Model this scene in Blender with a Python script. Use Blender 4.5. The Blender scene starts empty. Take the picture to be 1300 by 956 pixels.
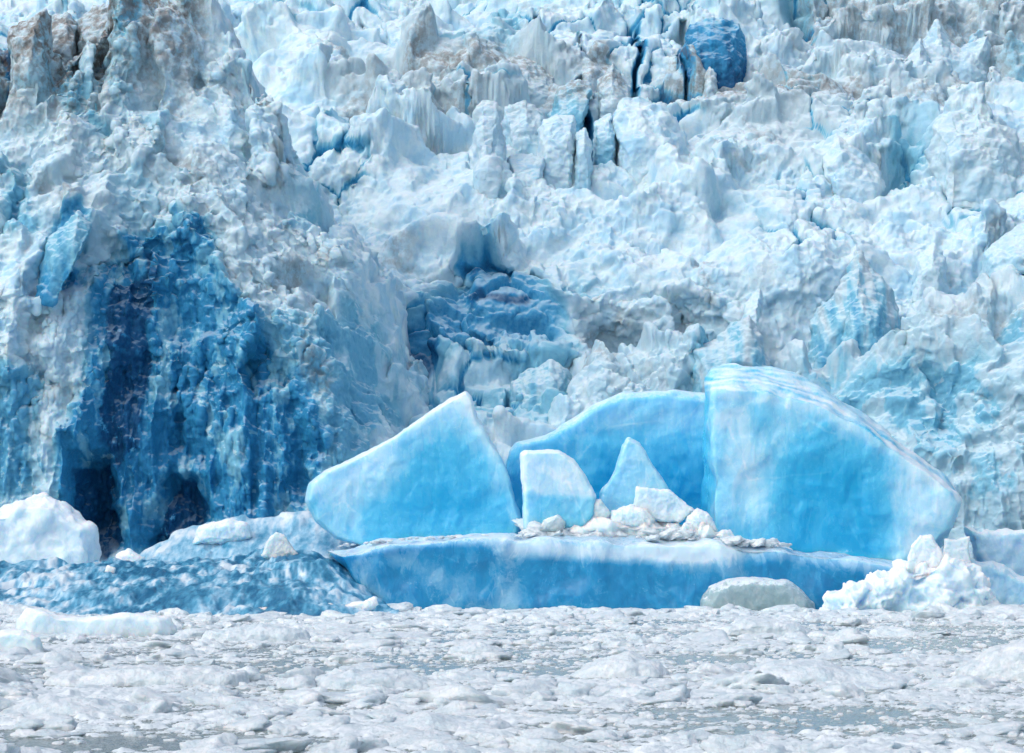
import bpy, bmesh, math, random
import numpy as np
from mathutils import Vector

SC = bpy.context.scene
R = math.radians
random.seed(7)

# ------------------------------------------------------------------ camera, sky, sun, exposure
FP, HZ, CAMZ = 3333.0, 692.0, 5.0            # focal length in photo pixels, horizon row, eye height above the water
cam = bpy.data.cameras.new('camera')
cam.sensor_width = 36.0
cam.lens = 36.0 * FP / 1300.0
cam.shift_y = (HZ - 478.0) / 1300.0
cam.clip_start, cam.clip_end = 1.0, 5000.0
cam_o = bpy.data.objects.new('camera', cam)
cam_o.location = (0, 0, CAMZ)
cam_o.rotation_euler = (R(90), 0, 0)
SC.collection.objects.link(cam_o)
SC.camera = cam_o

SUN_EL, SUN_AZ = 48.0, -128.0                  # azimuth from +Y (away from the camera) towards +X
world = bpy.data.worlds.new('World')
SC.world = world
world.use_nodes = True
wn = world.node_tree
bg = wn.nodes['Background']
sky = wn.nodes.new('ShaderNodeTexSky')
sky.sky_type = 'NISHITA'
sky.sun_disc = False
sky.sun_elevation = R(SUN_EL)
sky.sun_rotation = R(SUN_AZ)
sky.air_density = 1.0
sky.dust_density = 3.0
sky.ozone_density = 1.0
hs = wn.nodes.new('ShaderNodeHueSaturation')        # a thin overcast greys the blue of the sky
hs.inputs['Saturation'].default_value = .78
wn.links.new(sky.outputs[0], hs.inputs['Color'])
wn.links.new(hs.outputs[0], bg.inputs[0])
bg.inputs[1].default_value = 0.15

sun = bpy.data.lights.new('sun', 'SUN')
sun.energy = .65
sun.angle = R(95)
sun.color = (1.0, 0.97, 0.93)
sun_o = bpy.data.objects.new('sun', sun)
d = Vector((math.sin(R(SUN_AZ)) * math.cos(R(SUN_EL)), math.cos(R(SUN_AZ)) * math.cos(R(SUN_EL)), math.sin(R(SUN_EL))))
sun_o.rotation_euler = d.to_track_quat('Z', 'Y').to_euler()
sun_o.location = (0, 100, 200)
SC.collection.objects.link(sun_o)

SC.view_settings.view_transform = 'Standard'
SC.view_settings.look = 'None'
SC.view_settings.exposure = 0.42
SC.view_settings.gamma = 1.0
SC.view_settings.use_curve_mapping = False
SC.cycles.max_bounces = 6
SC.cycles.diffuse_bounces = 4

# ------------------------------------------------------------------ numpy helpers
F32 = np.float32

def at(px, py, Y):
    """point that lies at depth Y behind photo pixel (px, py)"""
    return ((px - 650.0) / FP * Y, Y, CAMZ + (HZ - py) / FP * Y)

def to_px(P):
    return 650.0 + P[..., 0] / P[..., 1] * FP, HZ - (P[..., 2] - CAMZ) / P[..., 1] * FP

def _h(ix, iy, iz, seed):
    h = (ix.astype(np.uint32) * np.uint32(374761393) + iy.astype(np.uint32) * np.uint32(668265263)
         + iz.astype(np.uint32) * np.uint32(2147483647) + np.uint32((seed * 144665 + 97) & 0xffffffff))
    h = (h ^ (h >> np.uint32(13))) * np.uint32(1274126177)
    h = (h ^ (h >> np.uint32(15))) * np.uint32(2246822519)
    return h ^ (h >> np.uint32(16))

_rs = np.random.RandomState(3)
_G = _rs.normal(size=(256, 3)); _G = (_G / np.linalg.norm(_G, axis=1)[:, None]).astype(F32)

def perlin(x, y, z=None, seed=0):
    """gradient noise, about -0.7..0.7"""
    x = np.asarray(x, F32); y = np.asarray(y, F32)
    two = z is None
    fx = np.floor(x); fy = np.floor(y)
    ix = fx.astype(np.int64); iy = fy.astype(np.int64)
    x = x - fx; y = y - fy
    u = x * x * x * (x * (x * 6 - 15) + 10); v = y * y * y * (y * (y * 6 - 15) + 10)
    if two:
        zz = np.zeros(1, np.int64)
        def g(a, b):
            k = _h(ix + a, iy + b, zz, seed) & np.uint32(255)
            return _G[k, 0] * (x - a) + _G[k, 1] * (y - b)
        a0 = g(0, 0); a1 = g(1, 0); b0 = g(0, 1); b1 = g(1, 1)
        p = a0 + u * (a1 - a0); q = b0 + u * (b1 - b0)
        return (p + v * (q - p)) * 1.3
    z = np.asarray(z, F32); fz = np.floor(z); iz = fz.astype(np.int64); z = z - fz
    w = z * z * z * (z * (z * 6 - 15) + 10)
    def g(a, b, c):
        k = _h(ix + a, iy + b, iz + c, seed) & np.uint32(255)
        return _G[k, 0] * (x - a) + _G[k, 1] * (y - b) + _G[k, 2] * (z - c)
    def pl(c):
        a0 = g(0, 0, c); a1 = g(1, 0, c); b0 = g(0, 1, c); b1 = g(1, 1, c)
        p = a0 + u * (a1 - a0); q = b0 + u * (b1 - b0)
        return p + v * (q - p)
    p = pl(0); q = pl(1)
    return (p + w * (q - p)) * 1.3

def fbm(x, y, z=None, oct=5, seed=0, gain=.5, ridged=False):
    s = 0; a = 1.0; f = 1.0
    for o in range(oct):
        n = perlin(x * f + o * 7.3, y * f - o * 3.1, None if z is None else z * f, seed + o)
        if ridged: n = .5 - np.abs(n) * 1.6
        s = s + n * a; a *= gain; f *= 2.03
    return s

def facets(x, y, z=None, seed=0, tilt=1.0, jit=.95, sharp=23.):
    """broken blocks: every cell is a tilted plane of its own height; returns height, distance to the block's edge, block hash"""
    x = np.asarray(x, F32); y = np.asarray(y, F32)
    ix = np.floor(x).astype(np.int64); iy = np.floor(y).astype(np.int64)
    two = z is None
    if not two:
        z = np.asarray(z, F32); iz = np.floor(z).astype(np.int64)
    d1 = np.full(x.shape, 9., F32); d2 = np.full(x.shape, 9., F32); val = np.zeros(x.shape, F32); hid = np.zeros(x.shape, F32)
    wsum = np.zeros(x.shape, F32)
    m = F32(1 / 1023.)
    for c in ((0,) if two else (-1, 0, 1)):
        for a in (-1, 0, 1):
            for b in (-1, 0, 1):
                cz = np.zeros(1, np.int64) if two else iz + c
                h = _h(ix + a, iy + b, cz, seed)
                h2 = _h(ix + a, iy + b, cz, seed + 77)
                r1 = (h & np.uint32(1023)) * m; r2 = ((h >> np.uint32(10)) & np.uint32(1023)) * m; r3 = ((h >> np.uint32(20)) & np.uint32(1023)) * m
                q1 = (h2 & np.uint32(1023)) * m - F32(.5); q2 = ((h2 >> np.uint32(10)) & np.uint32(1023)) * m - F32(.5); q3 = ((h2 >> np.uint32(20)) & np.uint32(1023)) * m - F32(.5)
                dx = x - (ix + a + .5 + (r1 - .5) * jit).astype(F32); dy = y - (iy + b + .5 + (r2 - .5) * jit).astype(F32)
                dd = dx * dx + dy * dy
                v = (r3 - F32(.5)) + (q1 * dx + q2 * dy) * F32(2 * tilt)
                if not two:
                    dz = z - (iz + c + .5 + q3 * jit).astype(F32)
                    dd = dd + dz * dz
                    v = v + (r1 - F32(.5)) * dz * F32(2 * tilt)
                dd = np.sqrt(dd)
                w = np.exp(-F32(sharp) * dd)
                val += w * v; wsum += w
                nearer = dd < d1
                d2 = np.where(nearer, d1, np.minimum(d2, dd))
                hid = np.where(nearer, q3, hid)
                d1 = np.where(nearer, dd, d1)
    return (val / wsum).astype(F32), d2 - d1, hid

def sstep(a, b, v):
    t = np.clip((v - a) / (b - a), 0, 1)
    return t * t * (3 - 2 * t)

def poly_mask(px, py, pts, soft=8.0):
    """1 inside the outline, 0 outside, over a soft rim"""
    out = np.zeros(px.shape, F32)
    pts = np.asarray(pts, float)
    lo = pts.min(0) - soft; hi = pts.max(0) + soft
    sel = (px > lo[0]) & (px < hi[0]) & (py > lo[1]) & (py < hi[1])
    if not sel.any(): return out
    X = px[sel]; Y = py[sel]
    inside = np.zeros(X.shape, bool); dist = np.full(X.shape, 1e9)
    n = len(pts)
    for i in range(n):
        x0, y0 = pts[i]; x1, y1 = pts[(i + 1) % n]
        ex, ey = x1 - x0, y1 - y0
        t = np.clip(((X - x0) * ex + (Y - y0) * ey) / (ex * ex + ey * ey + 1e-9), 0, 1)
        dist = np.minimum(dist, np.hypot(X - x0 - t * ex, Y - y0 - t * ey))
        if y1 != y0:
            c = ((y0 > Y) != (y1 > Y)) & (X < (x1 - x0) * (Y - y0) / (y1 - y0) + x0)
            inside ^= c
    sd = np.where(inside, dist, -dist)
    out[sel] = sstep(-soft, soft, sd)
    return out

def line_mask(px, py, pts, wid):
    out = np.zeros(px.shape, F32)
    for (x0, y0), (x1, y1) in zip(pts[:-1], pts[1:]):
        ex, ey = x1 - x0, y1 - y0
        t = np.clip(((px - x0) * ex + (py - y0) * ey) / (ex * ex + ey * ey + 1e-9), 0, 1)
        dist = np.hypot(px - x0 - t * ex, py - y0 - t * ey)
        out = np.maximum(out, 1 - sstep(0, wid, dist))
    return out

# ------------------------------------------------------------------ object helpers
def tag(o, label=None, cat=None, group=None, kind=None):
    if label: o['label'] = label
    if cat: o['category'] = cat
    if group: o['group'] = group
    if kind: o['kind'] = kind
    return o

def mesh_from(name, V, Fq, mat, zone=None, smooth=True):
    """V (n,3), Fq (m,3|4) index array, zone (n,3) material zones"""
    me = bpy.data.meshes.new(name)
    V = np.ascontiguousarray(V, F32); Fq = np.ascontiguousarray(Fq, np.int32)
    k = Fq.shape[1]
    me.vertices.add(len(V)); me.vertices.foreach_set('co', V.ravel())
    me.loops.add(Fq.size); me.loops.foreach_set('vertex_index', Fq.ravel())
    me.polygons.add(len(Fq)); me.polygons.foreach_set('loop_start', np.arange(0, Fq.size, k, dtype=np.int32))
    me.update(calc_edges=True)
    me.polygons.foreach_set('use_smooth', np.full(len(Fq), smooth))
    if zone is not None:
        set_zone(me, zone)
    me.materials.append(mat)
    me.update()
    return me

def set_zone(me, zone):
    a = me.attributes.new('zone', 'FLOAT_COLOR', 'POINT')
    z4 = np.ones((len(zone), 4), F32); z4[:, :3] = zone
    a.data.foreach_set('color', z4.ravel())

def link(name, me, loc=(0, 0, 0), parent=None):
    o = bpy.data.objects.new(name, me)
    o.location = loc
    SC.collection.objects.link(o)
    if parent: o.parent = parent
    return o

def grid_faces(nu, nv):
    i = np.arange(nu * nv).reshape(nv, nu)
    return np.stack([i[:-1, :-1], i[:-1, 1:], i[1:, 1:], i[1:, :-1]], -1).reshape(-1, 4)

def grid_normals(P):
    du = np.gradient(P, axis=1); dv = np.gradient(P, axis=0)
    n = np.cross(du, dv)
    return n / (np.linalg.norm(n, axis=-1, keepdims=True) + 1e-9)

# ------------------------------------------------------------------ materials
class NT:
    def __init__(s, name):
        s.m = bpy.data.materials.new(name); s.m.use_nodes = True
        s.t = s.m.node_tree; s.b = s.t.nodes['Principled BSDF']
    def n(s, typ, **kw):
        nd = s.t.nodes.new(typ)
        for k, v in kw.items(): setattr(nd, k, v)
        return nd
    def l(s, a, b): s.t.links.new(a, b)
    def coords(s, scale=(1, 1, 1)):
        g = s.n('ShaderNodeNewGeometry'); mp = s.n('ShaderNodeMapping'); mp.inputs['Scale'].default_value = scale
        s.l(g.outputs['Position'], mp.inputs[0]); return mp.outputs[0]
    def noise(s, scale, detail=6, rough=.55, vec=None, dist=0.0):
        nd = s.n('ShaderNodeTexNoise'); nd.inputs['Scale'].default_value = scale; nd.inputs['Detail'].default_value = detail
        nd.inputs['Roughness'].default_value = rough; nd.inputs['Distortion'].default_value = dist
        if vec is None: vec = s.coords()
        s.l(vec, nd.inputs['Vector']); return nd.outputs[0]
    def rng(s, v, a, b, c=0., d=1., smooth=True):
        nd = s.n('ShaderNodeMapRange'); nd.interpolation_type = 'SMOOTHSTEP' if smooth else 'LINEAR'
        for k, x in zip((1, 2, 3, 4), (a, b, c, d)): nd.inputs[k].default_value = x
        s.l(v, nd.inputs[0]); return nd.outputs[0]
    def math(s, op, a, b=0., clamp=False):
        nd = s.n('ShaderNodeMath', operation=op, use_clamp=clamp)
        for i, x in enumerate((a, b)):
            if isinstance(x, (int, float)): nd.inputs[i].default_value = x
            else: s.l(x, nd.inputs[i])
        return nd.outputs[0]
    def mix(s, fac, a, b):
        nd = s.n('ShaderNodeMix', data_type='RGBA')
        for i, x in ((0, fac), (6, a), (7, b)):
            if isinstance(x, (int, float)): nd.inputs[i].default_value = x
            elif isinstance(x, tuple): nd.inputs[i].default_value = (*x, 1.)
            else: s.l(x, nd.inputs[i])
        return nd.outputs[2]
    def ramp(s, v, stops):
        nd = s.n('ShaderNodeValToRGB'); e = nd.color_ramp.elements
        while len(e) < len(stops): e.new(.5)
        for el, (p, c) in zip(e, stops): el.position = p; el.color = (*c, 1.)
        s.l(v, nd.inputs[0]); return nd.outputs[0]
    def zone(s):
        a = s.n('ShaderNodeAttribute', attribute_name='zone'); sp = s.n('ShaderNodeSeparateColor')
        s.l(a.outputs['Color'], sp.inputs[0]); return sp.outputs
    def up(s):
        g = s.n('ShaderNodeNewGeometry'); sp = s.n('ShaderNodeSeparateXYZ'); s.l(g.outputs['Normal'], sp.inputs[0]); return sp.outputs[2]
    def bump(s, heights):
        prev = None
        for h, dist, st in heights:
            b = s.n('ShaderNodeBump'); b.inputs['Strength'].default_value = st; b.inputs['Distance'].default_value = dist
            s.l(h, b.inputs['Height'])
            if prev is not None: s.l(prev, b.inputs['Normal'])
            prev = b.outputs[0]
        s.l(prev, s.b.inputs['Normal'])
    def done(s, col, rough=.5, spec=.3):
        s.l(col, s.b.inputs['Base Color']) if not isinstance(col, tuple) else None
        if isinstance(rough, float): s.b.inputs['Roughness'].default_value = rough
        else: s.l(rough, s.b.inputs['Roughness'])
        s.b.inputs['Specular IOR Level'].default_value = spec
        return s.m

def sss(k, w, radius, scale):
    k.b.inputs['Subsurface Weight'].default_value = w
    k.b.inputs['Subsurface Radius'].default_value = radius
    k.b.inputs['Subsurface Scale'].default_value = scale

def glacier_material():
    k = NT('glacier_ice')
    fresh, dirt, grey = k.zone()[:3]
    n1 = k.noise(.35, 8, .6); n2 = k.noise(2.2, 8, .65); n3 = k.noise(9.0, 4, .6)
    white = k.mix(k.rng(n1, .38, .66), (.68, .84, .905), (.42, .69, .85))
    white = k.mix(k.math('MULTIPLY', k.rng(n2, .5, .72), .5), white, (.50, .67, .79))
    white = k.mix(grey, white, k.mix(n2, (.30, .47, .56), (.54, .64, .69)))
    f2 = k.math('ADD', fresh, k.math('MULTIPLY', k.math('SUBTRACT', n2, .5), k.math('MULTIPLY', fresh, .7)), clamp=True)
    blue = k.ramp(f2, [(0, (.56, .76, .86)), (.3, (.22, .54, .70)), (.6, (.028, .295, .55)), (1, (.002, .088, .225))])
    col = k.mix(k.rng(f2, .02, .3), white, blue)
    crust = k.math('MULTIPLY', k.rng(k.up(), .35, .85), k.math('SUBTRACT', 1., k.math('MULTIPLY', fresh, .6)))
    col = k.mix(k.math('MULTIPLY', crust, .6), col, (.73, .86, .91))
    nd = k.noise(.9, 9, .68)
    dm = k.math('MULTIPLY', dirt, k.rng(nd, .40, .60))
    col = k.mix(k.math('MULTIPLY', dm, .78), col, (.20, .165, .14))
    n4 = k.noise(5., 8, .7)
    k.bump([(n4, .4, .55), (n3, .10, .4)])
    sss(k, .5, (.35, .8, 1.2), .4)
    return k.done(col, .5, .3)

M_GLACIER = glacier_material()

# ------------------------------------------------------------------ THE GLACIER: icefall behind, broken cliffs along the front
def zones_of(px, py, fresh_list, dirt_list, grey_list, wx, wy):
    f = np.zeros(px.shape, F32); dd = np.zeros(px.shape, F32); g = np.zeros(px.shape, F32)
    X = px + wx; Y = py + wy
    for lev, soft, pts in fresh_list: f = np.maximum(f, lev * poly_mask(X, Y, pts, soft))
    for lev, wid, pts in dirt_list: dd = np.maximum(dd, lev * line_mask(X, Y, pts, wid))
    for lev, soft, pts in grey_list: g = np.maximum(g, lev * poly_mask(X, Y, pts, soft))
    return f, dd, g

def relax(P, n):
    for _ in range(n):
        Q = P.copy()
        Q[1:-1, 1:-1] = P[1:-1, 1:-1] * .5 + (P[:-2, 1:-1] + P[2:, 1:-1] + P[1:-1, :-2] + P[1:-1, 2:]) * .125
        P = Q
    return P

def fracture(P, mod, seed, amp=1.):
    """second pass: small breakage along the real surface, in three dimensions"""
    N = grid_normals(P); N *= np.sign(-N[..., 1:2].mean())
    x, y, z = [np.ascontiguousarray(P[..., i]) for i in range(3)]
    w = perlin(x / 1.3, y / 1.3, z / 1.3, seed + 40) * .9
    c, ec, _ = facets((x + w) / 2.3, (y + w) / 2.3, (z - w) / 2.1, seed + 41, sharp=26., tilt=1.1)
    mod = mod * sstep(-.25, .3, perlin(x / 9, y / 9, z / 9, seed + 44))
    f = fbm(x / 1.0, y / 1.0, z / 1.0, 4, seed + 43, gain=.6)
    w2 = perlin(x / .6, y / .6, z / .6, seed + 46) * .25
    e, ee, _ = facets((x + w2) / .85, (y + w2) / .85, (z - w2) / .75, seed + 45, sharp=26., tilt=1.2)
    return P + N * ((c * .8 * (.22 + .78 * mod) + e * .30 * (.35 + .65 * mod) + f * .22 * (.3 + .7 * mod)) * amp)[..., None]

def icefall():
    prof = np.array([(232, -2), (238, 3), (247, 9), (256, 15), (265, 20.5), (269, 24), (273, 30), (285, 38), (297, 46.5), (310, 54.5), (322, 61.5),
                     (335, 68), (348, 74.5), (362, 81.5), (380, 90), (410, 102), (470, 122)], float)
    seg = np.r_[0, np.cumsum(np.hypot(*np.diff(prof, axis=0).T))]
    nu, nv = 1150, 1000
    sv = np.r_[np.linspace(0, 165, int(nv * .93)), np.linspace(165.6, seg[-1], nv - int(nv * .93))]
    Yp = np.interp(sv, seg, prof[:, 0]); Zp = np.interp(sv, seg, prof[:, 1])
    ker = np.ones(25) / 25
    Yp = np.convolve(np.pad(Yp, 12, 'edge'), ker, 'valid'); Zp = np.convolve(np.pad(Zp, 12, 'edge'), ker, 'valid')
    ux = np.linspace(-.235, .235, nu)
    X = ux[None, :] * (200 + .38 * sv[:, None] * 1.9)
    P = np.stack([X, np.repeat(Yp[:, None], nu, 1), np.repeat(Zp[:, None], nu, 1)], -1)
    S = np.repeat(sv[:, None], nu, 1)
    px, py = to_px(P)
    behind = np.maximum(1 - sstep(440, 540, px), sstep(690, 780, px))      # behind the cliffs the fall starts farther back
    P[..., 1] += behind * 22 * (1 - sstep(28, 60, S))
    P[..., 2] -= (1 - sstep(250, 400, px)) * 5
    # big swells of the fall
    N = grid_normals(P); N *= np.sign(-N[..., 1:2].mean())
    px, py = to_px(P)
    wx = fbm(X / 7, S / 7, oct=4, seed=11, gain=.4); wy = fbm(X / 7, S / 7, oct=4, seed=21, gain=.4)
    Xw = X + wx * 2.2; Sw = S + wy * 2.2
    d0 = fbm(X / 34, S / 26, oct=3, seed=31) * 6.0
    rough = sstep(-.35, .35, fbm(X / 22, S / 16, oct=3, seed=41))
    smooth_zone = poly_mask(px, py, [(620, 240), (1000, 230), (1060, 330), (900, 400), (640, 330), (450, 330), (460, 200)], 60)
    rough = rough * (1 - .55 * smooth_zone) + .25
    a, ea, ha = facets(Xw / 11 + .3, Sw / 8.5, seed=51, tilt=.8)
    b, eb, hb = facets(Xw / 4.6, Sw / 4.2, seed=61, tilt=.9)
    rg = fbm(X / 9, S / 9, oct=6, seed=91, ridged=True)
    crack_m = sstep(.05, .3, fbm(X / 25 + 9, S / 25, oct=2, seed=95))
    crack_m = crack_m * (1 - poly_mask(px, py, [(470, 170), (720, 170), (730, 350), (460, 360)], 30))
    cr = (1 - sstep(.02, .09, eb)) * crack_m
    d = d0 + a * 3.4 * (.5 + rough) + b * 2.3 * rough + rg * 1.0
    d = d - cr * 1.6
    P = P + N * d[..., None]
    P[..., 2] += np.clip(a, 0, 1) * 1.6 * rough + np.clip(b, 0, 1) * .9 * rough
    P = fracture(relax(P, 5), .25 + .6 * rough, 71)
    # the blue alcove in the middle of the front
    wpx = wx * 26; wpy = wy * 22
    alc = poly_mask(px + wpx, py + wpy, [(485, 440), (560, 380), (610, 352), (680, 350), (705, 390), (720, 430), (690, 475), (610, 490), (505, 492)], 26)
    P[..., 1] += alc * 4.5
    ledge = line_mask(px + wpx, py + wpy, [(560, 345), (620, 330), (690, 338), (720, 380)], 26)
    P[..., 1] -= ledge * 1.6
    for (pts, wid, dep) in [([(803, 50), (806, 112)], 6, 4), ([(868, 40), (868, 106)], 6, 4), ([(742, 118), (744, 160)], 9, 4), ([(1160, 170), (1140, 215)], 20, 1),
                            ([(684, 35), (690, 60)], 5, 4), ([(457, 0), (462, 22)], 7, 4), ([(725, 60), (745, 95)], 5, 4), ([(985, 0), (1010, 22)], 10, 4)]:
        P[..., 1] += line_mask(px + wpx * .8, py, pts, wid) * dep
    fresh, dirt, grey = zones_of(px, py, [
        (.54, 24, [(485, 440), (560, 380), (610, 345), (680, 345), (705, 390), (720, 430), (690, 475), (610, 490), (505, 492)]),
        (1., 7, [(590, 392), (640, 380), (672, 378), (668, 396), (600, 406)]), (.9, 9, [(495, 468), (545, 458), (562, 480), (545, 494), (505, 492)]),
        (.9, 5, [(585, 352), (670, 346), (668, 355), (590, 362)]),
        (.3, 14, [(1120, 175), (1165, 172), (1178, 200), (1150, 222), (1125, 205)]),
        (.85, 4, [(798, 50), (808, 50), (812, 112), (800, 110)]), (.85, 4, [(862, 50), (873, 50), (876, 108), (862, 104)]), (.9, 5, [(735, 118), (752, 116), (750, 164), (736, 160)]),
        (.35, 20, [(310, 0), (380, 0), (350, 50), (330, 40)]), (.28, 18, [(620, 20), (700, 0), (660, 90), (600, 90)]), (.3, 16, [(980, 0), (1020, 0), (1015, 25), (985, 25)]),
        (.35, 16, [(630, 170), (690, 150), (690, 210), (640, 200)]), (.3, 25, [(500, 500), (700, 490), (760, 560), (560, 580)]), (.2, 14, [(1110, 160), (1190, 150), (1200, 210), (1120, 225)])],
        [(.9, 26, [(430, 95), (500, 105), (560, 110), (640, 98)]), (.7, 22, [(450, 140), (560, 150), (600, 160)]), (.8, 20, [(690, 130), (760, 105), (770, 95)]),
         (.85, 26, [(860, 105), (930, 115), (1000, 125), (1080, 120)]), (.6, 40, [(1020, 20), (1110, 15), (1180, 35), (1290, 20)]), (.55, 40, [(1220, 110), (1300, 60)]),
         (.6, 16, [(880, 345), (900, 350), (896, 380)]), (.6, 20, [(740, 450), (790, 420), (800, 400)]), (.5, 22, [(470, 345), (520, 350)]), (.6, 16, [(1140, 120), (1200, 105), (1260, 100)]),
         (.5, 14, [(1080, 140), (1130, 110)]), (.5, 16, [(660, 0), (700, 30)]), (.5, 14, [(950, 160), (975, 190)])],
        [(.8, 40, [(420, 80), (650, 80), (780, 110), (760, 150), (560, 170), (420, 150)]), (.8, 40, [(860, 100), (1100, 90), (1150, 160), (1000, 200), (880, 160)]),
         (.5, 50, [(960, 0), (1300, 0), (1300, 120), (1000, 90)]), (.6, 40, [(720, 400), (980, 400), (980, 520), (720, 520)])], wpx, wpy)
    fresh = np.maximum(fresh, cr * .75)
    fresh = np.maximum(fresh, np.clip(hb * 1.4 - .35, 0, .3) * sstep(.0, .3, perlin(X / 15, S / 15, seed=5)))
    Z = np.stack([fresh, dirt, grey], -1).reshape(-1, 3)
    me = mesh_from('glacier', P.reshape(-1, 3), grid_faces(nu, nv), M_GLACIER, Z)
    return tag(link('glacier', me), kind='structure')

icefall()

def cliff(name, x0, x1, top, yfront, lean, seed, dents, fresh_l, dirt_l, grey_l, nu, nv, amp, label, crest=False):
    """a broken ice front: rises from the water to the edge `top` (photo px), then runs back over its crown"""
    xs = np.linspace(x0, x1, nu)
    tx, ty = np.array(top, float).T
    yf = np.interp(xs, *np.array(yfront, float).T)
    yf = np.convolve(np.pad(yf, 45, 'edge'), np.ones(91) / 91, 'valid')
    tz = CAMZ + (HZ - np.interp(xs, tx, ty)) / FP * (yf + lean[-1][1])
    nf = int(nv * .86)
    t = np.r_[np.linspace(0, 1, nf), np.linspace(1, 1.4, nv - nf + 1)[1:]]
    lt, lY = np.array(lean, float).T
    lean_t = np.interp(t, np.r_[lt, 1.4], np.r_[lY, lY[-1] + 28])
    ker = np.ones(21) / 21
    lean_t = np.convolve(np.pad(lean_t, 10, 'edge'), ker, 'valid')
    Zt = np.where(t <= 1, t, 1 - (t - 1) * .35)
    Y = yf[None, :] + lean_t[:, None]
    Zz = -1.5 + Zt[:, None] * (tz[None, :] + 1.5)
    X = np.repeat(((xs - 650) / FP * yf)[None, :], nv, 0)
    P = np.stack([X, Y, Zz], -1)
    S = Zz + lean_t[:, None] * .8
    N = grid_normals(P); N *= np.sign(-N[..., 1:2].mean())
    N[..., 0] = 0; N /= np.linalg.norm(N, axis=-1, keepdims=True)
    px, py = to_px(P)
    wx = fbm(X / 6, S / 6, oct=4, seed=seed, gain=.4); wy = fbm(X / 6, S / 6, oct=4, seed=seed + 10, gain=.4)
    Xw = X + wx * 2.; Sw = S + wy * 2.
    upper = sstep(.35, .6, np.repeat(t[:, None], nu, 1))
    a, ea, ha = facets(Xw / 6.5, Sw / 12, seed=seed + 1, tilt=.8)
    b, eb, hb = facets(Xw / 2.8, Sw / 6.5, seed=seed + 2, tilt=.9)
    fl = fbm(X / 3.0, S / 16, oct=5, seed=seed + 5, ridged=True)
    rg = fbm(X / 6, S / 6, oct=6, seed=seed + 6, ridged=True)
    d = (a * 3.0 + b * 1.7 * (.5 + .5 * upper) + rg * 1.2 + fl * 1.9 * (1.1 - upper)) * amp
    wpx = wx * 20; wpy = wy * 24
    P = P + N * d[..., None]
    for (lev, soft, pts) in dents:
        P[..., 1] += lev * poly_mask(px + wpx * .7, py + wpy * .7, pts, soft)
    near_top = sstep(.8, 1., np.repeat(t[:, None], nu, 1))
    P[..., 2] += near_top * (np.clip(a, -.4, 1) * 2.4 + b * 1.5) * amp
    P = fracture(relax(P, 3), .3 + .45 * upper, seed, amp)
    f, dd, g = zones_of(px, py, fresh_l, dirt_l, grey_l, wpx, wpy)
    T = np.repeat(t[:, None], nu, 1)
    if crest: dd = np.maximum(dd, 1.15 * sstep(.80, .97, T + wx * .05) * sstep(290, 225, px) * (t <= 1.25)[:, None])
    veil = sstep(.12, .5, fbm(X / 2.2, S / 6, oct=6, seed=seed + 8, gain=.6) + .25 * rg)
    f = f * (1 - .5 * veil * (f < .93))
    f = np.maximum(f, np.clip(hb * 1.5 - .3, 0, .35) * .6)
    chips = sstep(.40, .50, fbm(X / .8, S / 1.0, oct=5, seed=seed + 12, gain=.6)) * sstep(0, .25, perlin(X / 6, S / 9, None, seed + 13))
    f = f * (1 - chips * .6)
    Z = np.stack([f, dd, g], -1).reshape(-1, 3)
    me = mesh_from(name, P.reshape(-1, 3), grid_faces(nu, nv), M_GLACIER, Z)
    return tag(link(name, me), label, 'ice cliff')

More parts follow.
